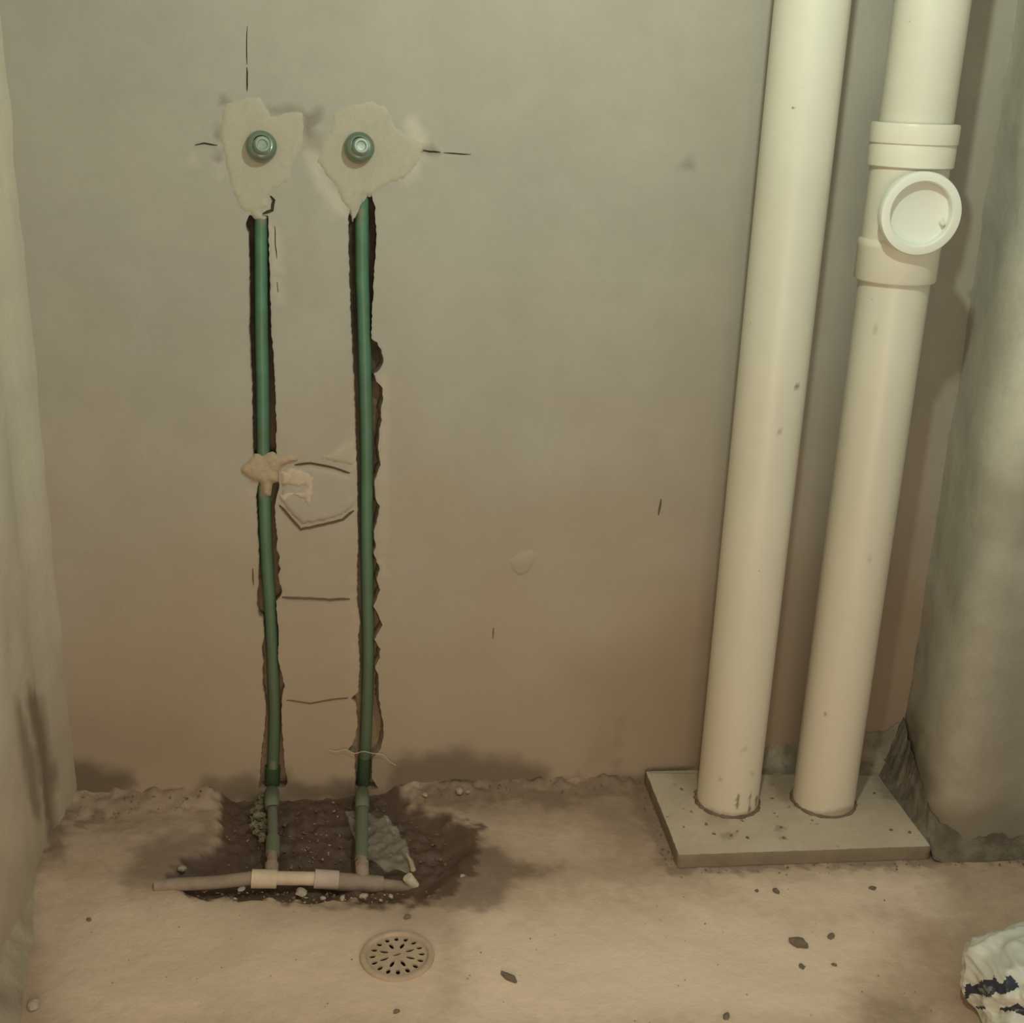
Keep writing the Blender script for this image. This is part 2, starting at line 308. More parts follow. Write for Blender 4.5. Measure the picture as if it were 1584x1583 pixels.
patch('mortar_patch', pc(3.9575, 300, 480, [(270, 975), (330, 920), (370, 880), (420, 890), (480, 868), (520, 885), (590, 875), (640, 890), (640, 925), (600, 935), (545, 960), (520, 1000), (522, 1055), (480, 1065), (470, 1140), (425, 1145), (405, 1060), (350, 1045), (300, 1010)]),
      0.006, M['pinkpatch'], wall_back, step=0.004, seed=13, rough=.3, label='buff mortar dab bridging the left pipe groove')
flake = patch('plaster_flake', [(437, 727), (455, 724), (480, 722), (510, 727), (545, 738), (548, 784), (530, 798), (500, 806), (467, 812), (452, 797), (434, 776)], 0.0022, M['wall'], wall_back, seed=14, rough=0.12, edge=0.003,
      label='loose plaster fragment outlined by cracks between the pipe grooves')
w1 = patch('white_filler_smear', pc(3.9575, 300, 480, [(528, 985), (600, 962), (680, 975), (745, 1020), (742, 1090), (722, 1190), (690, 1200), (660, 1160), (610, 1135), (570, 1165), (535, 1190), (520, 1130), (580, 1105), (660, 1100), (680, 1080), (600, 1085), (530, 1070)]), 0.0022, M['white'],
      flake, step=0.004, seed=15, base=0.003, label='whitish filler smeared on the fragment')
patch('mortar_patch', pc(3.9575, 300, 480, [(650, 905), (760, 900), (850, 860), (985, 790), (988, 960), (900, 945), (800, 918), (700, 912)]), 0.0012, M['patch'], wall_back, seed=16, label='thin mortar skim above the cracked fragment')
patch('plaster_bulge', [(786, 868), (800, 856), (822, 850), (832, 862), (820, 885), (804, 893), (790, 884)], 0.002, M['wall'], wall_back, seed=17, edge=0.02, base=0.0002, label='slight bulge in the plaster')

# ------------------------------------------------------------------ side walls
def strip_wall(name, pl, m, zt=2.7, step=0.02, ns=8, amp=0.004, front=None, zb=-0.06):
    """vertical wall following a plan polyline"""
    pts = []
    for i in range(len(pl)-1):
        a, b = pl[i], pl[i+1]; n = max(1, int(math.dist(a, b)/step))
        for k in range(n): t = k/n; pts.append((a[0]+(b[0]-a[0])*t, a[1]+(b[1]-a[1])*t))
    pts.append(pl[-1]); n = len(pts)
    zz = list(np.arange(zb, 1.6, step))+list(np.arange(1.6, zt+.01, 0.1))
    P = np.array([(x, y, z) for z in zz for x, y in pts]); k = nz(P, ns, 4, 2.0)*amp+nz(P, 40, 2, 5)*amp*0.3
    nx = []
    for i in range(n):
        a = pts[max(i-1, 0)]; b = pts[min(i+1, n-1)]; l = math.dist(a, b); nx.append((-(b[1]-a[1])/l, (b[0]-a[0])/l))
    N_ = np.array([nx[i % n] for i in range(len(P))]); P[:, 0] += N_[:, 0]*k; P[:, 1] += N_[:, 1]*k
    fc = [(r*n+i, r*n+i+1, (r+1)*n+i+1, (r+1)*n+i) for r in range(len(zz)-1) for i in range(n-1)]
    return mesh(name, P, fc, m), P
wl, P = strip_wall('wall_left', [(-0.5045, 0.004), (-0.512, -0.085), (-0.520, -0.12), (-0.512, -0.35), (-0.52, -2.6)], M['wall_left'])
tag(wl, kind='structure'); painted_warmth(wl, P, 0.8, 0.55)
attr(wl, 'damp', paint_marks(P, [(pc(2.715, 0, 1000, [(128, 165), (160, 230), (200, 380), (240, 560), (225, 800), (205, 870), (190, 700), (150, 430), (112, 230)]), 5, .8),
      (pc(2.715, 0, 1000, [(70, 210), (90, 260), (130, 400), (170, 560), (165, 740), (130, 700), (100, 520), (62, 260)]), 5, .62), ([(0, 1330), (60, 1320), (70, 1583), (0, 1583)], 40, .25)], 5, 20))
attr(wl, 'pale', paint_marks(P, [([(-20, 0), (6, 212), (45, 568), (95, 992), (104, 1130), (80, 1130), (66, 992), (22, 568), (-15, 212), (-40, 0)], 6, .28), (pc(2.715, 0, 1000, [(95, 640), (105, 640), (60, 830), (20, 1010), (8, 1000), (45, 800)]), 4, .25)], 3, 20))  # first pale outline paints the brighter-lit band beside the back corner
rp = [(1.044, 0.004), (1.012, -0.13), (0.999, -0.20), (0.995, -0.235), (1.000, -0.262), (1.013, -0.280), (1.035, -0.290), (1.07, -0.294), (1.9, -0.302)]
wr, P = strip_wall('wall_right', rp, M['wall_right'], amp=0.005)
tag(wr, kind='structure'); painted_warmth(wr, P, 0.6, 0.45)
attr(wr, 'damp', paint_marks(P, [([(1540, 760), (1620, 700), (1680, 1400), (1450, 1340), (1480, 1100)], 80, .62), ([(1436, 1240), (1500, 1235), (1590, 1180), (1640, 1340), (1420, 1340)], 30, .7), ([(1390, 1080), (1420, 1120), (1450, 1230), (1440, 1340), (1380, 1200)], 16, .7), ([(1400, 960), (1412, 960), (1412, 1080), (1396, 1080)], 8, .5)], 14, 30))  # broad first outline darkens the lower pier front
attr(wr, 'pale', paint_marks(P, [([(1550, 640), (1574, 600), (1514, 960), (1490, 960)], 9, .5), ([(1456, 1010), (1472, 1010), (1460, 1250), (1446, 1250)], 8, .35), ([(1445, 740), (1456, 740), (1434, 860), (1424, 850)], 5, .35),  # arris highlights and the lit strip by the corner painted pale
      ([(1540, 0), (1572, 0), (1530, 330), (1500, 430), (1500, 300)], 8, .55), ([(1576, 40), (1600, 40), (1600, 110), (1574, 110)], 8, .3)], 5, 40))
# rough mortar skirt where the pier meets the floor
# ------------------------------------------------------------------ floor
def build_floor():
    xs = np.concatenate([np.arange(-0.56, 1.30, 0.006), np.arange(1.30, 1.95, 0.03)]); ys = np.concatenate([np.arange(0.02, -0.80, -0.006), np.arange(-0.80, -2.7, -0.03)])
    nx, ny = len(xs), len(ys); P = np.array([(x, y, 0.0) for y in ys for x in xs]); Q = px(P)
    near = P[:, 1] > -0.82
    r1 = np.zeros(len(P)); r2 = r1.copy(); r3 = r1.copy()
    r1[near] = nz(P[near], 45, 3, 1.0); r2[near] = nz(P[near], 9, 3, 4.0); r3[near] = nz(P[near], 110, 2, 7)
    pit = [(345, 1215), (338, 1290), (285, 1335), (262, 1358), (300, 1382), (380, 1388), (450, 1390), (560, 1392), (660, 1384), (700, 1350), (722, 1310), (690, 1270), (640, 1240), (610, 1222), (600, 1205), (350, 1205)]
    d = sdf(Q, pit)+r1*14
    k = ss(d+r2*8, -14, 20)
    z = -0.020*k + k*(r1*0.010+r3*0.0035) + (1-k)*(r2*0.0025+r3*0.0006)
    ridge = [(60, 1232), (110, 1222), (300, 1212), (338, 1222), (335, 1252), (290, 1258), (180, 1262), (84, 1270)]
    z += 0.006*ss(sdf(Q, ridge)+r1*14, -6, 14)*(1-k)
    ridge2 = [(300, 1250), (335, 1250), (330, 1268), (300, 1290), (200, 1300), (140, 1290), (200, 1272)]
    z += 0.003*ss(sdf(Q, ridge2)+r1*12, -4, 10)*(1-k)
    z += 0.010*ss(P[:, 1], -0.05, -0.0)*(1-k)*(0.6+r1)
    z += 0.016*ss(P[:, 0], -0.455, -0.525)*ss(P[:, 1], -0.8, -0.7)*(0.8+r2*.6+r1*.2)
    dd = np.hypot(P[:, 0]-DR[0], P[:, 1]-DR[1]); z = np.where(dd < DRR+0.03, z*ss(dd, DRR, DRR+.03), z)
    hole = dd < DRR*0.93; 
    sl = (P[:, 0] > 0.51) & (P[:, 0] < 1.0) & (P[:, 1] > -0.30); z = np.where(sl, np.minimum(z, -0.001), z)
    P[:, 2] = z
    fc = [(j*nx+i, (j+1)*nx+i, (j+1)*nx+i+1, j*nx+i+1) for j in range(ny-1) for i in range(nx-1)
          if not (hole[j*nx+i] and hole[(j+1)*nx+i] and hole[(j+1)*nx+i+1] and hole[j*nx+i+1])]
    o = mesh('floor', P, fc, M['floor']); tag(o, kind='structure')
    P0 = P.copy(); P0[:, 2] = 0
    def ar(specs, rag):
        out = np.zeros(len(P))
        for poly, soft, kk in specs: out = np.maximum(out, kk*ss(sdf(Q, poly)+(r1*0.7+r2*.6)*rag, -soft, soft))
        return out
    damp_shade = ar([([(330, 1200), (338, 1290), (280, 1330), (255, 1362), (300, 1386), (450, 1392), (560, 1398), (650, 1400), (715, 1375), (742, 1330), (742, 1285), (690, 1262), (640, 1240), (615, 1200)], 9, .95),
               ([(640, 1230), (740, 1290), (800, 1330), (860, 1345), (800, 1372), (770, 1400), (690, 1408), (560, 1408), (430, 1402), (640, 1370)], 14, .62),
               ([(240, 1300), (340, 1265), (345, 1365), (200, 1378), (170, 1345)], 26, .55), ([(90, 1225), (220, 1235), (330, 1215), (330, 1240), (200, 1255), (90, 1262)], 12, .3), ([(300, 1255), (340, 1240), (345, 1310), (300, 1320)], 12, .4),
               ([(640, 1205), (870, 1208), (1000, 1196), (1000, 1215), (940, 1235), (860, 1260), (790, 1245), (720, 1255), (650, 1250)], 16, .55),
               ([(80, 1262), (180, 1262), (180, 1274), (86, 1280)], 6, .6), ([(85, 1270), (105, 1280), (95, 1330), (70, 1330)], 8, .55),
               ([(960, 1210), (1000, 1205), (1050, 1338), (1020, 1345), (990, 1270)], 14, .45), ([(1030, 1335), (1440, 1326), (1600, 1326), (1600, 1336), (1030, 1350)], 6, .5),  # contact shade painted along the slab edges and pier foot
               ([(60, 1190), (1010, 1190), (1000, 1240), (840, 1300), (300, 1300), (60, 1330)], 50, .2),  # wide soft band paints the floor's light falloff towards the wall
               ([(380, 1395), (760, 1400), (700, 1440), (420, 1430)], 30, .25), ([(1340, 1540), (1440, 1550), (1440, 1600), (1330, 1600)], 14, .3),
               ([(60, 1200), (330, 1200), (330, 1232), (60, 1240)], 12, .4), ([(900, 1215), (1010, 1230), (1030, 1340), (900, 1300)], 40, .2),
               ([(-60, 1380), (40, 1380), (60, 1460), (20, 1600), (-60, 1600)], 26, .3)], 22)
    attr(o, 'damp', damp_shade)
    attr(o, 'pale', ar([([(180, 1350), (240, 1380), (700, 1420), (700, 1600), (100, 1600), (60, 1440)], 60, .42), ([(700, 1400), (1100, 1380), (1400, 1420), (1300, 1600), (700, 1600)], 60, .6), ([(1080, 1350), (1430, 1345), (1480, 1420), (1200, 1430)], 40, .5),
              ([(110, 1275), (300, 1270), (330, 1262), (240, 1320), (120, 1340)], 20, .12), ([(700, 1262), (900, 1270), (960, 1330), (800, 1320)], 25, .25)], 22))
    return o
DR = G2(614, 1480); DRR = 0.055
floor = build_floor()

# ------------------------------------------------------------------ lathe / tube tools
def lathe(name, prof, M4, m, parent=None, seg=64, smooth=True):
    """prof: (r, h) list around local +Z; M4 places it"""
    P = []; fc = []; n = len(prof)
    for r, h in prof:
        for k in range(seg): a = 2*math.pi*k/seg; P.append(M4 @ Vector((r*math.cos(a), r*math.sin(a), h)))
    for i in range(n-1):
        for k in range(seg): fc.append((i*seg+k, i*seg+(k+1) % seg, (i+1)*seg+(k+1) % seg, (i+1)*seg+k))
    if prof[0][0] > 1e-5 and False: pass
    o = mesh(name, P, fc, m, None, smooth)
    bm = bmesh.new(); bm.from_mesh(o.data); bmesh.ops.remove_doubles(bm, verts=bm.verts, dist=1e-6)
    bmesh.ops.recalc_face_normals(bm, faces=bm.faces)
    for e in bm.edges:
        if len(e.link_faces) == 2 and e.calc_face_angle(0) > 0.6: e.smooth = False
    bm.to_mesh(o.data); bm.free(); 
    if parent: put(o, parent)
    return o
def tube(name, pts, r, m, parent=None, seg=20, caps=True, sm=True, sub=10):
    pts = [Vector(p) for p in pts]
    if sm and len(pts) > 2:
        q = []
        for i in range(len(pts)-1):
            p0, p1, p2, p3 = pts[max(i-1, 0)], pts[i], pts[i+1], pts[min(i+2, len(pts)-1)]
            for k in range(sub):
                t = k/sub; q.append(0.5*((2*p1)+(p2-p0)*t+(2*p0-5*p1+4*p2-p3)*t*t+(3*p1-p0-3*p2+p3)*t**3))
        q.append(pts[-1]); pts = q
    rr = r if isinstance(r, list) else [r]*len(pts)
    P = []; fc = []; t0 = (pts[1]-pts[0]).normalized(); u = t0.orthogonal().normalized()
    for i, p in enumerate(pts):
        t = (pts[min(i+1, len(pts)-1)]-pts[max(i-1, 0)]).normalized(); u = (u-t*u.dot(t)).normalized(); v = t.cross(u)
        for k in range(seg): a = 2*math.pi*k/seg; P.append(p+(u*math.cos(a)+v*math.sin(a))*rr[i])
    for i in range(len(pts)-1):
        for k in range(seg): fc.append((i*seg+k, i*seg+(k+1) % seg, (i+1)*seg+(k+1) % seg, (i+1)*seg+k))
    if caps: fc.append(tuple(range(seg))[::-1]); fc.append(tuple((len(pts)-1)*seg+k for k in range(seg)))
    o = mesh(name, P, fc, m); fix_normals(o.data)
    if caps:
        bm = bmesh.new(); bm.from_mesh(o.data)
        for f in bm.faces:
            if len(f.verts) > 4:
                for e in f.edges: e.smooth = False
        bm.to_mesh(o.data); bm.free()
    if parent: put(o, parent)
    return o
def T(x, y, z): return Matrix.Translation((x, y, z))
def aim(p, d): return Matrix.Translation(p) @ Vector(d).to_track_quat('Z', 'Y').to_matrix().to_4x4()

# ------------------------------------------------------------------ slab under the soil pipes
ZS = 0.025
def build_slab():
    root = empty('stone_slab', (0.75, -0.15, 0)); tag(root, 'thin tan stone slab on the floor carrying the two white drainage pipes', 'slab')
    cs = [(0.534, -0.018), (0.531, -0.283), (0.974, -0.290), (0.990, -0.022)]
    poly = smooth_poly(cs, 0.01, 0.0006, 4); n = len(poly)
    gg = np.array([(x, y) for x in np.arange(.53, 1.0, .004) for y in np.arange(-.295, -.01, .004)]); gg = gg[sdf(gg, poly) > 0.0045]
    inner = [(x+(0.76-x)*0.004, y+(-0.15-y)*0.008) for x, y in poly]
    r = delaunay_2d_cdt([Vector(v) for v in inner+[tuple(g) for g in gg]], [(i, (i+1) % n) for i in range(n)], [], 1, 1e-6)
    V = np.array([(v[0], v[1], ZS) for v in r[0]]); V[:, 2] += nz(V, 25, 3)*0.0004*0.6
    o = mesh('slab_top', V, [list(f) for f in r[2]], M['slab'])
    if sum(p.normal.z for p in o.data.polygons) < 0: o.data.flip_normals()
    put(o, root)
    Pw = V; attr(o, 'damp', np.maximum(paint_marks(Pw, [([(1000, 1180), (1120, 1180), (1080, 1230), (1060, 1215)], 14, .35), ([(1180, 1190), (1240, 1180), (1230, 1250), (1200, 1230)], 12, .5),
        ([(1340, 1190), (1370, 1190), (1400, 1240), (1370, 1240)], 8, .5), (pc(4.526, 1130, 1050, [(330, 1030), (400, 1035), (390, 1060), (330, 1055)]), 3, .5), (pc(5.277, 960, 1050, [(790, 1270), (940, 1275), (930, 1305), (800, 1300)]), 3, .45),
        (pc(5.277, 960, 1050, [(1290, 1295), (1350, 1300), (1330, 1320), (1290, 1315)]), 2, .6), (pc(5.277, 960, 1050, [(650, 1090), (880, 1080), (860, 1180), (700, 1200)]), 8, .3)], 6, 60), 0))
    # rim and edges
    P = []; fc = []
    for (x, y), (a, b) in zip(inner, poly): P.append((a*0.5+x*0.5, b*0.5+y*0.5, ZS))
    prof = [(0, ZS), (1, ZS-0.0025), (1, 0.012), (1, 0.0)]; P = []
    for f, z in prof:
        for (x, y), (a, b) in zip(inner, poly): P.append((x+(a-x)*f, y+(b-y)*f, z+random.uniform(-.0002, .0002)*(0 if z == 0 or f == 0 else 1)))
    for i in range(len(prof)-1):
        for k in range(n): fc.append((i*n+k, i*n+(k+1) % n, (i+1)*n+(k+1) % n, (i+1)*n+k))
    e = mesh('slab_edge', P, fc, M['slabedge']); fix_normals(e.data)
    e['label'] = 'darker sawn edge'; put(e, root)
    return root
slab = build_slab()

# ------------------------------------------------------------------ white drainage pipes
def pvc_tube(name, cx, cy, r, z0, z1, root, specs=(), seg=96, m=None):
    zz = list(np.arange(z0, min(z1, z0+0.30), 0.003))+list(np.arange(z0+0.30, min(z1, 1.5), 0.008))
    zz = [z for z in zz if z < z1]+[z1]
    prof = [(r-0.003, z0), (r, z0)]+[(r, z) for z in zz[1:]]
    o = lathe(name, prof, T(cx, cy, 0), m or M['pvc'], None, seg)
    P = coords(o); painted_warmth(o, P, 1.1, 0.55)
    if specs:
        s = paint_marks(P, specs, 2, 90); s[P[:, 1] > cy] = 0; attr(o, 'damp', s)
    return put(o, root)
P1 = (0.6615, -0.125); P2 = (0.838, -0.137)
d1 = empty('drainage_pipe', (P1[0], P1[1], ZS)); tag(d1, 'plain white plastic drainage pipe, left of the two on the slab, without fittings', 'pipe')
pvc_tube('pipe', *P1, 0.055, ZS+0.002, 2.68, d1, [(pc(5.277, 960, 1050, [(955, 940), (970, 950), (962, 1010), (955, 1075), (943, 1075), (948, 1000)]), 1.2, .95), (pc(5.277, 960, 1050, [(1055, 950), (1068, 900), (1062, 1020), (1045, 1150), (1030, 1150), (1045, 1040)]), 1.5, .9),
     (pc(5.277, 960, 1050, [(1105, 960), (1120, 960), (1105, 1050), (1090, 1060)]), 1.5, .8), (pc(5.277, 960, 1050, [(600, 1050), (700, 1060), (900, 1110), (1100, 1080), (1100, 1200), (600, 1200)]), 5, .5),
     (pc(5.277, 960, 1050, [(1000, 560), (1030, 550), (1025, 590), (970, 610)]), 2, .3), (pc(5.277, 960, 1050, [(800, 810), (830, 820), (820, 840), (800, 835)]), 2, .4), (pc(5.277, 960, 1050, [(1060, 760), (1090, 770), (1080, 800), (1050, 775)]), 2, .3),
     ([(1230, 593), (1236, 593), (1235, 602), (1229, 602)], 1.2, .8), ([(1203, 668), (1208, 668), (1208, 675), (1203, 675)], 1.2, .7)])
d2 = empty('drainage_pipe', (P2[0], P2[1], ZS)); tag(d2, 'white plastic drainage pipe by the corner with a round inspection cap', 'pipe')
pvc_tube('pipe', *P2, 0.055, ZS+0.002, 0.985, d2, [(pc(4.526, 1130, 1050, [(440, 850), (500, 920), (640, 940), (860, 890), (860, 1000), (440, 1000)]), 4, .5), (pc(4.526, 1130, 1050, [(655, 235), (672, 240), (670, 262), (657, 262)]), 1.2, .6),
     ([(1343, 860), (1348, 860), (1348, 867), (1343, 867)], 1.2, .6), ([(1350, 505), (1356, 505), (1356, 513), (1350, 513)], 1.2, .4)])
up = pvc_tube('pipe', *P2, 0.0545, 1.19, 2.68, d2)
body = lathe('tee_body', [(0.0555, 0.970), (0.061, 0.9702), (0.0625, 0.9725), (0.0625, 1.020), (0.0632, 1.022), (0.0632, 1.027), (0.0618, 1.031), (0.0590, 1.034), (0.0588, 1.14),
      (0.0600, 1.1402), (0.0640, 1.1425), (0.0643, 1.170), (0.0632, 1.173), (0.0632, 1.1745), (0.0655, 1.176), (0.0658, 1.200), (0.0645, 1.204), (0.0555, 1.205)], T(P2[0], P2[1], 0), M['pvcfit'], d2, 96)
capc = Vector((0.8315, -0.214, 1.0780)); axis = Vector((capc.x-P2[0], capc.y-P2[1], 0.0)).normalized()
base = Vector((P2[0], P2[1], 1.0785))
L0 = (capc-base).length
MB = aim(base, axis)
lathe('inspection_branch', [(0.050, 0.03), (0.0505, L0-0.022), (0.052, L0-0.020), (0.052, L0-0.012)], MB, M['pvcfit'], d2, 72)
capo = lathe('inspection_cap', [(0.0575, L0-0.018), (0.0605, L0-0.0165), (0.0610, L0-0.003), (0.0595, L0+0.0005), (0.0565, L0+0.0015), (0.0480, L0+0.0013), (0.0462, L0-0.0005), (0.0450, L0-0.0125), (0.0435, L0-0.0135), (0.0, L0-0.0135)], MB, M['cap'], d2, 96)
capo['label'] = 'round white screw cap with a recessed disc'
lug = lathe('cap_lug', [(0.0, 0.010), (0.0035, 0.0095), (0.0040, 0.0)], MB @ T(0.036, -0.012, L0-0.0135), M['cap'], None, 16); put(lug, d2)
def lump_ring(name, cx, cy, r, rt, z, m, root, seed):
    P = []; fc = []; n, k = 120, 10
    for i in range(n):
        a = 2*math.pi*i/n; q = rt*(0.55+0.9*abs(noise.noise(Vector((math.cos(a)*4+seed, math.sin(a)*4, seed)))) + 0.35*noise.noise(Vector((math.cos(a)*18, math.sin(a)*18, seed))))
        for j in range(k): b = 2*math.pi*j/k; P.append((cx+math.cos(a)*(r+q*math.cos(b)*1.5), cy+math.sin(a)*(r+q*math.cos(b)*1.5), z+max(q*math.sin(b)*0.9, -0.0005)))
    for i in range(n):
        for j in range(k): fc.append((i*k+j, ((i+1) % n)*k+j, ((i+1) % n)*k+(j+1) % k, i*k+(j+1) % k))
    o = mesh(name, P, fc, m); fix_normals(o.data); o['label'] = 'brown grime ring at the pipe foot'; return put(o, root)
lump_ring('mud_ring', *P1, 0.0555, 0.0042, ZS+0.0006, M['grime'], d1, 1.7)
lump_ring('mud_ring', *P2, 0.0555, 0.0036, ZS+0.0006, M['grime'], d2, 5.2)

# ------------------------------------------------------------------ mortar fillet behind the slab and along the pier
def fillet(name, top, foot, m, parent, seed, nrow=10, amp=0.004, label=None):
    """rough mortar lofted from a line on the wall to a line on the floor or slab"""
    def res(pl, n):
        pl = [Vector(p) for p in pl]; L = [0]
        for i in range(len(pl)-1): L.append(L[-1]+(pl[i+1]-pl[i]).length)
        out = []
        for k in range(n):
            s = L[-1]*k/(n-1); i = 0
            while i < len(pl)-2 and L[i+1] < s: i += 1
            t = (s-L[i])/max(L[i+1]-L[i], 1e-9); out.append(pl[i].lerp(pl[i+1], min(t, 1)))
        return out
    n = 130; A, B = res(top, n), res(foot, n)
    for i in range(n): e = noise.fractal(A[i]*26+Vector((seed, 3, 0)), 1.0, 2.0, 4); A[i] = A[i]+Vector((0, 0.0015, e*0.014*min(1.0, amp/0.004))); P = []; fc = []
    for j in range(nrow+1):
        t = j/nrow
        for i in range(n):
            p = A[i].lerp(B[i], t); sag = math.sin(t*math.pi)
            p = p+Vector((0, 0, -0.010*sag)) if amp > 0.003 else p
            q = amp*sag*noise.fractal(p*40+Vector((seed, 0, 0)), 1.0, 2.0, 4)*2; P.append(p+Vector((0, -abs(q)*0.6, q)))
    for j in range(nrow):
        for i in range(n-1): fc.append((j*n+i, j*n+i+1, (j+1)*n+i+1, (j+1)*n+i))
    o = mesh(name, P, fc, m)
    if sum((p.normal.z-p.normal.y)*p.area for p in o.data.polygons) < 0: o.data.flip_normals()
    o.parent = parent
    if label: o['label'] = label
    return o, np.array([tuple(p) for p in P])
fb, Pf = fillet('mortar_fillet', [W(998, 1193, -.002), W(1075, 1184, -.002), W(1180, 1160, -.002), W(1300, 1136, -.002), W(1391, 1124, -.004)],
       [(0.540, -0.024, ZS+.001), (0.70, -0.040, ZS), (0.86, -0.052, ZS), (0.98, -0.064, ZS)], M['roughpale'], wall_back, 3.0, label='rough mortar fillet behind the slab')
attr(fb, 'damp', np.clip(0.25+nz(Pf, 25, 3)*0.6, 0, .8))
fs, Pf = fillet('mortar_fillet', [(1.040, 0.000, 0.115), (1.015, -0.10, 0.095), (0.998, -0.20, 0.075), (0.993, -0.235, 0.066), (0.997, -0.262, 0.058), (1.010, -0.281, 0.050), (1.035, -0.292, 0.045), (1.07, -0.296, 0.04), (1.3, -0.299, 0.035)],
       [(0.975, -0.050, ZS), (0.974, -0.12, ZS), (0.974, -0.20, ZS), (0.974, -0.285, ZS), (0.979, -0.297, 0.004), (0.995, -0.303, 0.0), (1.03, -0.304, 0.0), (1.3, -0.307, 0.0)], M['rough'], wr, 8.0, label='dark rough mortar along the pier base')
attr(fs, 'damp', np.clip(0.15+nz(Pf, 30, 3)*0.6, 0, .8))

fl_, Pf = fillet('mortar_fillet', [(-0.535, -0.12, 0.012), (-0.535, -0.20, 0.03), (-0.532, -0.32, 0.055), (-0.532, -0.60, 0.085), (-0.532, -1.1, 0.10)],
       [(-0.512, -0.12, -0.002), (-0.504, -0.20, -0.002), (-0.494, -0.32, -0.002), (-0.462, -0.58, -0.001), (-0.450, -1.1, -0.001)], M['foot'], wl, 5.0, amp=0.002, label='brownish mortar foot of the left wall')
attr(fl_, 'damp', np.clip(0.05+nz(Pf, 18, 3)*0.35, 0, .6))
# ------------------------------------------------------------------ capped outlets
def outlet(u, v, label, seed):
    p = W(u, v, -0.012); root = empty('water_outlet', (p[0], -0.004, p[2])); tag(root, label, 'pipe fitting', None)
    A = aim(Vector((p[0]-0.001, 0.0015, p[2]-0.002)), (0.16, -1, 0.40))
    f = lathe('socket', [(0.0225, 0.0), (0.0232, 0.004), (0.0232, 0.010), (0.0222, 0.0145), (0.0195, 0.018), (0.0150, 0.0195), (0.0135, 0.0195)], A, M['plug'], root, 48)
    t = lathe('plug', [(0.0140, 0.0175), (0.0135, 0.0215), (0.0125, 0.0265), (0.0105, 0.0290), (0.0075, 0.0290), (0.0065, 0.0265), (0.0, 0.0262)], A @ Matrix.Rotation(math.radians(7), 4, 'X'), M['plugtip'], root, 32)
    t['label'] = 'pale green plug'
    return root
outlet(403.5, 228, 'left green threaded water outlet plugged in its mortar patch', 0)
outlet(555.5, 230, 'right green threaded water outlet plugged in its mortar patch', 1)

# ------------------------------------------------------------------ riser pipes in the chases and their floor branches
YP = 0.011; RP = 0.0108
def wp(u, v, Y=YP): p = W(u, v, Y); return (p[0], p[1], p[2])
def riser(cen, label, foot_px, tee_px, seed, coup, specs, lay):
    b = W(*cen[-1], YP); root = empty('green_water_pipe', (b[0], 0.0, 0.0)); tag(root, label, 'pipe')
    top = [wp(*c) for c in cen]
    o = tube('riser_pipe', top, RP, M['green'], root, 24)
    P = coords(o); attr(o, 'damp', paint_marks(P, specs, 3, 80)); painted_warmth(o, P, 0.9, 0.8)
    for (a, bb, rr_, mm, nm, lb) in coup:
        c = tube(nm, [wp(*a), wp(*bb)], rr_, mm, root, 24, sm=False); c['label'] = lb
    return root
r1 = riser([(404, 332), (404, 420), (404.5, 520), (406, 600), (407, 690), (409, 780), (412, 860), (417, 930), (420, 985), (423, 1060), (424.5, 1110), (423, 1160), (421, 1212)],
   'left green water pipe in a wall groove, crossed by a buff mortar dab', None, None, 1,
   [((421.5, 1187), (420.5, 1233), 0.0138, M['greendark'], 'coupling', 'dark green coupling near the floor')],
   [([(398, 745), (418, 745), (414, 768), (400, 768)], 4, .9), ([(395, 325), (415, 325), (413, 352), (398, 348)], 5, .5), ([(417, 1178), (426, 1178), (426, 1190), (418, 1188)], 3, .8)], None)
r2 = riser([(559.5, 304), (559.5, 330), (560, 420), (562, 480), (565, 595), (567, 707), (567, 834), (568, 900), (569, 1027), (566, 1128), (563, 1190), (560.5, 1216)],
   'right green water pipe in a wall groove with ragged right edge', None, None, 2,
   [((564, 1172), (560.5, 1233), 0.0120, M['greendark'], 'coupling', 'dark green coupling near the floor')],
   [([(553, 325), (561, 325), (561, 345), (554, 345)], 3, .9), ([(574, 752), (580, 752), (578, 775), (573, 770)], 2, .9)], None)
def floor_branch(root, pts, secs):
    for (nm, i0, i1, rr_, mm, lb) in secs:
        a, b = pts[i0], pts[i1]; o = tube(nm, [a, b] if i1 == i0+1 else pts[i0:i1+1], rr_, mm, root, 20, sm=(i1 > i0+1))
        if lb: o['label'] = lb
def gp(u, v, z): p = G(u, v, z); return (p[0], p[1], p[2])
# left branch: elbow at the wall foot, short pipe, mid coupling, stub into the tee
za = 0.012
q1 = [wp(420.5, 1231, 0.008), (G(420, 1240, .012)[0], -0.034, 0.016), gp(421.5, 1262, za), gp(421.5, 1299, za), gp(421.5, 1301, za), gp(420.5, 1321, za), gp(420.5, 1349, 0.014)]
tube('elbow', [wp(420.5, 1224, 0.008), gp(420, 1238, .018), gp(420.5, 1250, .013)], 0.0128, M['greendust'], r1, 22)
tube('branch_pipe', [gp(420.5, 1245, za), gp(421.8, 1275, za), gp(422, 1302, za)], 0.0088, M['greendust'], r1, 20)['label'] = 'dust-coated grey green run on the floor'
tube('branch_coupling', [gp(422, 1298, za), gp(421.5, 1322, za)], 0.0118, M['greendust'], r1, 20, sm=False)
tube('branch_stub', [gp(421, 1318, za), gp(420, 1342, 0.011)], 0.0086, M['dustpipe'], r1, 20, sm=False)
tube('elbow', [wp(560, 1225, 0.008), gp(560, 1238, .018), gp(560, 1252, .013)], 0.0126, M['greendust'], r2, 22)
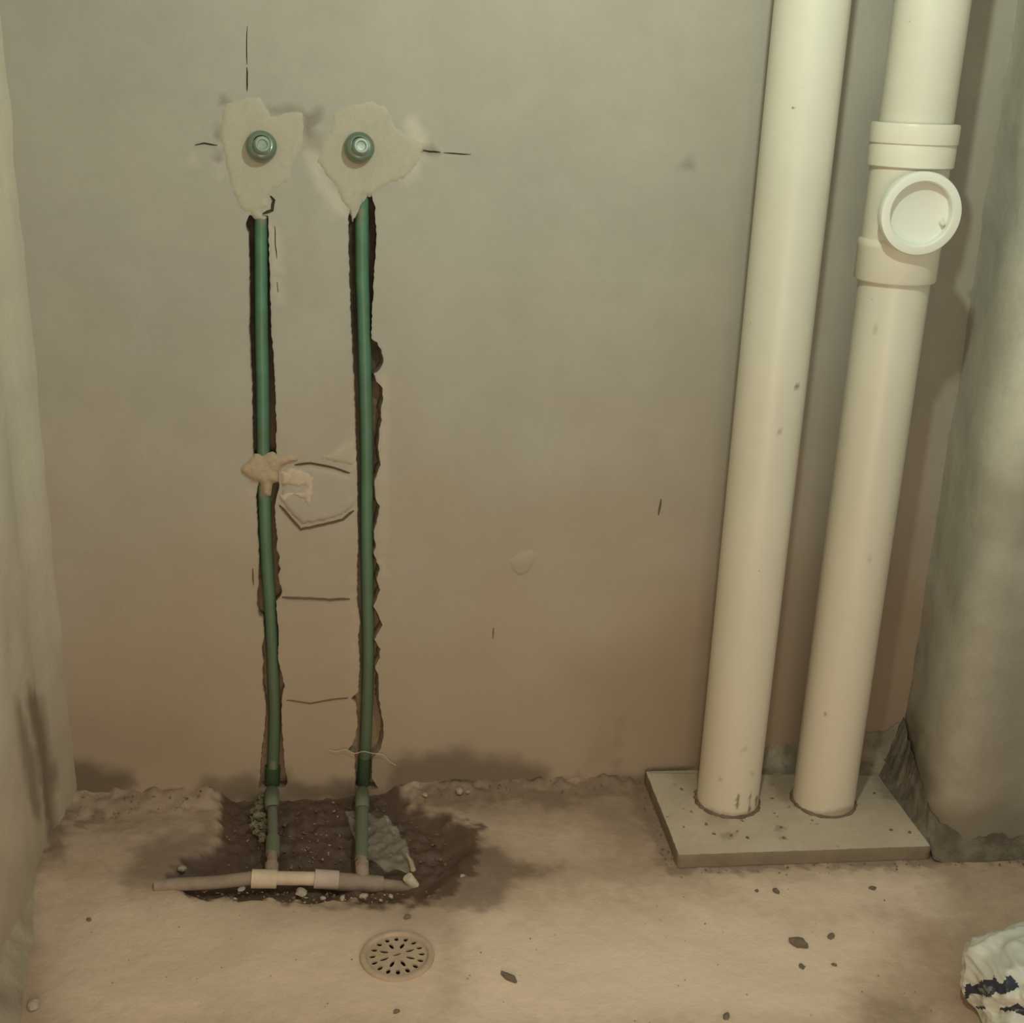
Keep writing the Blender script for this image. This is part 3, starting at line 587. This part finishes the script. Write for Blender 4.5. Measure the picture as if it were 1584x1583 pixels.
tube('branch_pipe', [gp(560, 1250, za), gp(559.5, 1290, za), gp(559, 1330, za)], 0.0110, M['greendust'], r2, 20)['label'] = 'dust-coated grey green run on the floor'
tube('branch_stub', [gp(559, 1322, za), gp(560, 1342, 0.010)], 0.0088, M['dustpipe'], r2, 20, sm=False)
# cross pipe lying at the front of the pit
YC = -0.272
def cp(u, v, dy=0.0): p = W(u, v, YC+dy); return (p[0], p[1], p[2])
run = empty('floor_cross_pipe', (-0.13, YC, 0)); tag(run, 'horizontal jointed pipe lying in front of the wet pit, half muddy and half cream', 'pipe')
tube('pipe_section', [cp(240, 1371, .002), cp(290, 1368), cp(340, 1365), cp(392, 1358.5)], 0.0108, M['dustpipe'], run)['label'] = 'mud-coated left section'
tube('tee_fitting', [cp(389, 1360), cp(428, 1360.5)], 0.0152, M['creampipe'], run, 24, sm=False)['label'] = 'cream tee joint'
tube('tee_socket', [gp(420, 1338, .013), cp(420.5, 1359)], 0.0112, M['dustpipe'], run, 20, sm=False)
tube('pipe_section', [cp(426, 1359), cp(489, 1360)], 0.0112, M['creampipe'], run, 24, sm=False)['label'] = 'cream middle section'
tube('coupling', [cp(486, 1360), cp(523, 1362.5)], 0.0156, M['pinkpipe'], run, 24, sm=False)['label'] = 'pinkish coupling'
tube('tee_fitting', [cp(521, 1364.5), cp(560, 1367), cp(591, 1370)], 0.0146, M['dustpipe'], run, 24)['label'] = 'mud-coated tee joint'
tube('tee_socket', [gp(559.5, 1334, .010), cp(560.5, 1367)], 0.0112, M['dustpipe'], run, 20, sm=False)
tube('pipe_section', [cp(588, 1370), cp(615, 1373), cp(642, 1376)], 0.0110, M['dustpipe'], run, 24)['label'] = 'mud-coated right section'
tube('end_plug', [cp(630, 1357), cp(641, 1372)], 0.0088, M['white'], run, 14, sm=False)['label'] = 'pale plug at the right end'

# ------------------------------------------------------------------ floor drain
def build_drain():
    root = empty('floor_drain', (DR[0], DR[1], 0)); tag(root, 'round dusty floor drain with a slotted grate in the bare floor', 'drain')
    R = 0.056; A = T(DR[0], DR[1], 0)
    lathe('rim', [(R*0.995, -0.004), (R, 0.0015), (R*0.985, 0.0045), (R*0.93, 0.0058), (R*0.85, 0.0050), (R*0.80, 0.0020), (R*0.785, -0.003)], A, M['drain'], root, 80)
    rg = R*0.80
    vts = [(rg*math.cos(2*math.pi*k/64), rg*math.sin(2*math.pi*k/64)) for k in range(64)]; ed = [(k, (k+1) % 64) for k in range(64)]; hl = []
    def slot(cx, cy, a, l, wd):
        pts = []
        for k in range(12):
            t = 2*math.pi*k/12; x = math.cos(t)*l/2; y = math.sin(t)*wd/2; pts.append((cx+x*math.cos(a)-y*math.sin(a), cy+x*math.sin(a)+y*math.cos(a)))
        s = len(vts); vts.extend(pts); ed.extend([(s+i, s+(i+1) % 12) for i in range(12)]); hl.append(pts)
    for k in range(16): a = 2*math.pi*k/16; slot(rg*.82*math.cos(a), rg*.82*math.sin(a), a, rg*.22, rg*.15)
    for k in range(8): a = 2*math.pi*(k+.5)/8; slot(rg*.47*math.cos(a), rg*.47*math.sin(a), a, rg*.32, rg*.13)
    slot(0, 0, 0.4, rg*.30, rg*.10)
    r = delaunay_2d_cdt([Vector(v) for v in vts], ed, [], 1, 1e-7); V = [tuple(v) for v in r[0]]
    cen = np.array([np.mean([V[i] for i in f], axis=0) for f in r[2]]); kp = np.ones(len(cen), bool)
    for h in hl: kp &= sdf(cen, h) < 0
    P = []; fc = []; n = len(V)
    def hz(x, y): q = math.hypot(x, y)/rg; return 0.0035-0.0022*q*q
    P = [(x, y, hz(x, y)) for x, y in V]+[(x, y, hz(x, y)-0.003) for x, y in V]
    top = [list(f) for f, k in zip(r[2], kp) if k]; fc = top+[[i+n for i in f][::-1] for f in top]
    from collections import Counter
    cnt = Counter(frozenset((f[i], f[(i+1) % len(f)])) for f in top for i in range(len(f)))
    for f in top:
        for i in range(len(f)):
            a, b = f[i], f[(i+1) % len(f)]
            if cnt[frozenset((a, b))] == 1: fc.append([b, a, a+n, b+n])
    o = mesh('grate', [(x+DR[0], y+DR[1], z) for x, y, z in P], fc, M['drain'], smooth=False); fix_normals(o.data); put(o, root)
    lathe('drain_well', [(R*0.80, -0.002), (R*0.72, -0.03), (0.0, -0.032)], A, M['hole'], root, 40)
    return root
build_drain()

# ------------------------------------------------------------------ stones, crumbs, grit
def rock(sx, sy, sz, seed, sub=2):
    bm = bmesh.new(); bmesh.ops.create_icosphere(bm, subdivisions=sub, radius=1.0); P = []
    for v in bm.verts:
        d = v.co.normalized(); k = 1+0.38*noise.noise(d*1.3+Vector((seed*3.1, seed, 0)))+0.16*noise.noise(d*3.1+Vector((0, seed, seed)))
        v.co = Vector((d.x*sx*k, d.y*sy*k, d.z*sz*k))
    return bm
def stone(u, v, wpx, label, m, z=0.0, seed=1, asp=0.7, hgt=0.6, cat='stone', name='stone', group=None):
    p = G(u, v, z); s = wpx/2/930.0
    bm = rock(s, s*asp, s*hgt, seed); 
    zmin = min(q.co.z for q in bm.verts)
    for q in bm.verts: q.co.z = max(q.co.z, zmin*0.45)
    zmin *= 0.45
    me = bpy.data.meshes.new(name); bm.to_mesh(me); bm.free(); o = link(name, me, m, smooth=False)
    o.location = (p[0], p[1], z-zmin-0.0005); o.rotation_euler = (0, 0, seed*1.3)
    tag(o, label, cat, group); return o
stone(1235, 1462, 27, 'dark wedge-shaped crumb, largest on the open floor', M['darkstone'], seed=2, hgt=.55)
stone(1285, 1450, 13, 'small dark crumb just right of the largest one', M['darkstone'], seed=3)
stone(1200, 1380, 13, 'small dark crumb on the floor just in front of the slab', M['darkstone'], seed=4)
stone(1349, 1375, 14, 'flat brown crumb on the floor before the right part of the slab', M['darkstone'], seed=5, hgt=.3)
stone(1240, 1496, 12, 'flat brown crumb below the largest crumb', M['darkstone'], seed=6, hgt=.3)
stone(1290, 1494, 8, 'tiny brown crumb nearest the plastic bag', M['darkstone'], seed=7)
stone(1123, 1574, 12, 'brown crumb at the bottom edge of the open floor', M['darkstone'], seed=8)
stone(787, 1514, 30, 'elongated brown mud crumb to the right of the drain', M['darkstone'], seed=9, asp=.35, hgt=.3)
stone(613, 1566, 9, 'tiny dark crumb in front of the drain', M['darkstone'], seed=10)
stone(52, 1557, 24, 'pale mortar chunk at the foot of the left wall', M['stone'], seed=11, hgt=.55)
stone(281, 1346, 15, 'pale pinkish mortar chip behind the left end of the cross pipe', M['stone'], seed=12, z=-.004)
stone(711, 1226, 17, 'pale squarish chip by the back wall right of the pit', M['stone'], seed=13, z=.004, hgt=.7)
stone(657, 1231, 11, 'reddish crumb by the back wall above the pit', M['pinkpatch'], seed=14, z=.004)
stone(724, 1226, 8, 'tiny pale chip beside the squarish one', M['stone'], seed=24, z=.004)
stone(715, 1356, 9, 'small pale crumb at the right rim of the pit', M['stone'], seed=15)
stone(466, 1382, 22, 'pale flat chip under the cream section of the cross pipe', M['stone'], seed=16, hgt=.35, z=-.004)
stone(562, 1388, 13, 'pale round crumb below the muddy tee', M['stone'], seed=17, z=-.003)
stone(529, 1391, 12, 'greyish crumb under the pinkish coupling', M['stone'], seed=18, z=-.003)
stone(499, 1391, 10, 'small crumb left of the greyish one under the coupling', M['stone'], seed=19, z=-.003)
stone(374, 1376, 15, 'flat chip under the left muddy section near the cream tee', M['stone'], seed=20, z=-.003, hgt=.35)
stone(604, 1388, 9, 'small crumb under the right muddy pipe section', M['stone'], seed=21, z=-.003)
stone(630, 1420, 12, 'small mud crumb in front of the right end of the cross pipe', M['grime'], seed=22)
stone(1170, 1380, 8, 'tiny dark crumb left of the one before the slab', M['darkstone'], seed=25)
stone(137, 1424, 9, 'tiny dark crumb on the floor near the left wall', M['darkstone'], seed=26)
for i, (u, v, lb) in enumerate([(1092, 1276, 'tiny dark crumb on the slab in front of the plain pipe, nearest its foot'), (1104, 1291, 'tiny dark crumb on the slab near its front left corner'),
        (1131, 1293, 'tiny dark crumb on the slab edge below the plain pipe'), (1156, 1297, 'tiny dark crumb on the slab just right of the plain pipe, at the front edge'), (1208, 1281, 'tiny dark crumb on the slab below the gap between the pipes'),
        (1212, 1297, 'tiny dark crumb at the slab front edge below the gap between the pipes'), (1378, 1285, 'tiny dark crumb on the slab near the front right corner, the left of two'), (1407, 1289, 'tiny dark crumb closest to the front right corner of the slab'),
        (1054, 1222, 'tiny dark crumb on the slab left of the plain pipe'), (1352, 1228, 'tiny dark crumb on the slab right of the capped pipe')]):
    stone(u, v, 6.5, lb, M['darkstone'], z=ZS, seed=30+i, group='crumbs on the slab', name='crumb')

def grit(name, zones, m, kind_label, seed, parent=None):
    rnd = random.Random(seed); P = []; fc = []
    bm = rock(1, 1, 0.7, 3.3, 1); base = [v.co.copy() for v in bm.verts]; bf = [[v.index for v in f.verts] for f in bm.faces]; bm.free()
    for poly, cnt, smin, smax, z in zones:
        us = [p[0] for p in poly]; vs_ = [p[1] for p in poly]; k = 0
        while k < cnt:
            u, v = rnd.uniform(min(us), max(us)), rnd.uniform(min(vs_), max(vs_))
            if sdf([(u, v)], poly)[0] < 0: continue
            k += 1; p = G(u, v, z); s = rnd.uniform(smin, smax)*(0.6 if rnd.random() < .6 else 1); R_ = Matrix.Rotation(rnd.uniform(0, 6.3), 3, 'Z') @ Matrix.Rotation(rnd.uniform(-.5, .5), 3, 'X')
            sc = Vector((s*rnd.uniform(.8, 1.5), s*rnd.uniform(.6, 1.1), s*rnd.uniform(.5, .9))); n0 = len(P)
            for b in base: q = R_ @ Vector((b.x*sc.x, b.y*sc.y, b.z*sc.z)); P.append((p[0]+q.x, p[1]+q.y, z+s*.25+q.z))
            fc += [[n0+i for i in f] for f in bf]
    o = mesh(name, P, fc, m, smooth=False); tag(o, kind_label, 'debris', None, 'stuff'); return o
PIT = [(350, 1222), (340, 1290), (290, 1345), (640, 1345), (700, 1340), (715, 1300), (680, 1265), (610, 1225)]
grit('rubble_grit', [(PIT, 420, .0012, .0040, -0.020), ([(300, 1378), (640, 1384), (700, 1370), (690, 1402), (310, 1398)], 130, .0012, .0032, -0.004)], M['grime'], 'dark wet rubble grit filling the pit around the pipes', 4)
grit('pale_grit', [(PIT, 70, .0010, .0030, -0.017), ([(440, 1290), (530, 1290), (530, 1335), (460, 1335)], 40, .0010, .0028, -0.016), ([(330, 1380), (640, 1386), (640, 1402), (330, 1398)], 30, .001, .0030, -0.003)], M['stone'], 'pale mortar crumbs scattered in the wet pit', 5)
grit('dust_grit', [([(640, 1212), (1000, 1200), (1000, 1215), (850, 1235), (640, 1240)], 90, .0010, .0028, 0.005), ([(90, 1235), (330, 1218), (330, 1250), (90, 1268)], 60, .001, .003, 0.011),
     ([(1045, 1338), (1440, 1328), (1440, 1345), (1050, 1360)], 70, .0010, .0026, 0.0), ([(700, 1400), (1450, 1360), (1450, 1583), (700, 1583)], 60, .0007, .0016, 0.0), ([(60, 1400), (560, 1410), (560, 1583), (40, 1583)], 40, .0007, .0016, 0.0),
     ([(1440, 1318), (1584, 1318), (1584, 1340), (1440, 1340)], 30, .001, .0024, 0.002), ([(965, 1215), (1000, 1205), (1050, 1340), (1020, 1345)], 50, .001, .0024, 0.0)], M['darkstone'], 'fine brown grit scattered on the floor along the wall foot and slab', 6)
# ragged pale mortar clump left of the left coupling
def clump():
    bm0 = bmesh.new(); rnd = random.Random(9)
    for i, (u, v, s) in enumerate([(405, 1236, 7), (403, 1246, 8), (399, 1256, 9), (402, 1266, 9), (394, 1268, 7), (396, 1280, 8), (404, 1284, 9), (398, 1290, 6), (406, 1296, 6), (404, 1302, 4), (409, 1274, 6)]):
        p = G(u, v, -0.006); b = rock(s/930*1.15, s/930*.9, s/930*.95, i+2.2, 3)
        n0 = len(bm0.verts); vm = {}
        for q in b.verts: vm[q.index] = bm0.verts.new(q.co*(1+0.5*noise.noise(q.co*260+Vector((i, 0, 0))))+Vector((p[0], p[1], -0.004)))
        for f in b.faces: bm0.faces.new([vm[q.index] for q in f.verts])
        b.free()
    me = bpy.data.meshes.new('mortar_clump'); bm0.to_mesh(me); bm0.free(); o = link('mortar_clump', me, M['clump'], smooth=False)
    tag(o, 'ragged olive-grey mortar clump beside the left pipe foot', 'mortar')
clump()
# twine snag across the right riser
tube_o = tube('twine', [W(508, 1160, -.004), W(520, 1163, -.005), W(534, 1160, -.006), W(548, 1166, -.006), W(562, 1163, -.008), W(576, 1166, -.007), W(592, 1168, -.005), W(602, 1178, -.004), W(612, 1184, -.003)],
     0.0007, M['creampipe'], None, 8); tag(tube_o, 'thin tan strand caught across the right water pipe near the floor', 'strand')

# crumpled clear film scrap on the pit, right of the right branch
def film():
    cs = [(534, 1254), (600, 1262), (622, 1290), (642, 1338), (632, 1350), (596, 1342), (572, 1330), (545, 1290)]
    poly = smooth_poly([G2(*c) for c in cs], 0.006, 0.0008, 3); n = len(poly)
    xs = [p[0] for p in poly]; ys = [p[1] for p in poly]
    gg = np.array([(x, y) for x in np.arange(min(xs), max(xs), .0035) for y in np.arange(min(ys), max(ys), .0035)]); gg = gg[sdf(gg, poly) > 0.0018]
    r = delaunay_2d_cdt([Vector(v) for v in poly+[tuple(g) for g in gg]], [(i, (i+1) % n) for i in range(n)], [], 1, 1e-7)
    V = np.array([(v[0], v[1], 0) for v in r[0]]); a = np.abs(nz(V, 22, 2, 4)); b = np.abs(nz(V, 60, 2, 8))
    V[:, 2] = -0.010+0.016*(1-a*2.2)*0.7+0.003*(1-b*2)
    o = mesh('plastic_film', V, [list(f) for f in r[2]], M['film']); 
    s = o.modifiers.new('thickness', 'SOLIDIFY'); s.thickness = 0.0003
    tag(o, 'crumpled dusty clear plastic scrap beside the right pipe foot', 'plastic scrap')
film()
st = tube('film_sliver', [G(629, 1322, .006), G(635, 1334, .006), G(639, 1346, .005)], [0.002, 0.0035, 0.0045][:3], M['pinkpatch'], None, 8, sm=False)
tag(st, 'small pale sliver behind the end plug of the cross pipe', 'debris')

# ------------------------------------------------------------------ printed plastic bag
def bag():
    c = G(1585, 1560, 0.0); bm = bmesh.new(); bmesh.ops.create_icosphere(bm, subdivisions=6, radius=1.0)
    cx, cy = float(c[0]), float(c[1])
    for v in bm.verts:
        d = v.co.normalized()
        k = 1+0.16*noise.noise(d*1.4+Vector((2, 5, 1)))
        rg = (1-2*abs(noise.noise(d*2.6+Vector((7, 1, 3)))))*0.12+(1-2*abs(noise.noise(d*5.0+Vector((1, 9, 3)))))*0.045+(1-2*abs(noise.noise(d*11+Vector((3, 4, 9)))))*0.008
        k += rg*0.9
        e = Vector((math.copysign(abs(d.x)**0.75, d.x), math.copysign(abs(d.y)**0.75, d.y), math.copysign(abs(d.z)**0.8, d.z)))
        v.co = Vector((e.x*0.098*k, e.y*0.085*k, max(e.z*0.058*k, -0.052)))
    zmin = min(v.co.z for v in bm.verts)
    for v in bm.verts: v.co.z -= zmin
    me = bpy.data.meshes.new('plastic_bag'); bm.to_mesh(me); bm.free()
    o = link('plastic_bag', me, [M['bag'], M['ink'], M['inkgrey']])
    o.location = (cx+0.012, cy-0.012, 0.0)
    P = coords(o)+np.array(o.location)
    # printed shapes: outlines measured on the bag's camera side, stored as face materials
    sc = 8.609
    ink = [pc(sc, 1400, 1400, [(795, 1110), (850, 1045), (880, 1075), (960, 1055), (1020, 1010), (1150, 1010), (1180, 950), (1240, 1040), (1290, 1055), (1350, 960), (1400, 925), (1525, 1090), (1400, 1160), (1290, 1205), (1200, 1160), (1120, 1240), (1000, 1200), (890, 1180), (840, 1230), (815, 1300), (790, 1220)]),
           pc(sc, 1400, 1400, [(910, 1375), (1000, 1350), (1085, 1370), (1060, 1395)]),
           pc(sc, 1400, 1400, [(1250, 1400), (1290, 1370), (1400, 1360), (1500, 1315), (1600, 1400), (1700, 1480), (1700, 1560), (1560, 1470), (1450, 1420), (1300, 1420)])]
    grey = [pc(sc, 1400, 1400, [(975, 1110), (1040, 1075), (1160, 1090), (1165, 1180), (1080, 1190), (1000, 1180)]), pc(sc, 1400, 1400, [(1440, 1370), (1500, 1350), (1550, 1400), (1510, 1430), (1460, 1410)])]
    cen = np.array([P[list(p.vertices)].mean(0) for p in me.polygons]); Q = px(cen); mi = np.zeros(len(cen), int)
    nrm = np.array([p.normal for p in me.polygons]); face = (nrm@AX[2]) < 0.4
    for g in ink: mi[(sdf(Q, g) > 0) & face] = 1
    for g in grey: mi[(sdf(Q, g) > 0) & face & (nz(cen, 220, 2) > -0.05)] = 2
    me.polygons.foreach_set('material_index', mi.tolist())
    tag(o, 'crumpled white plastic bag with dark navy print on the floor', 'bag')
bag()
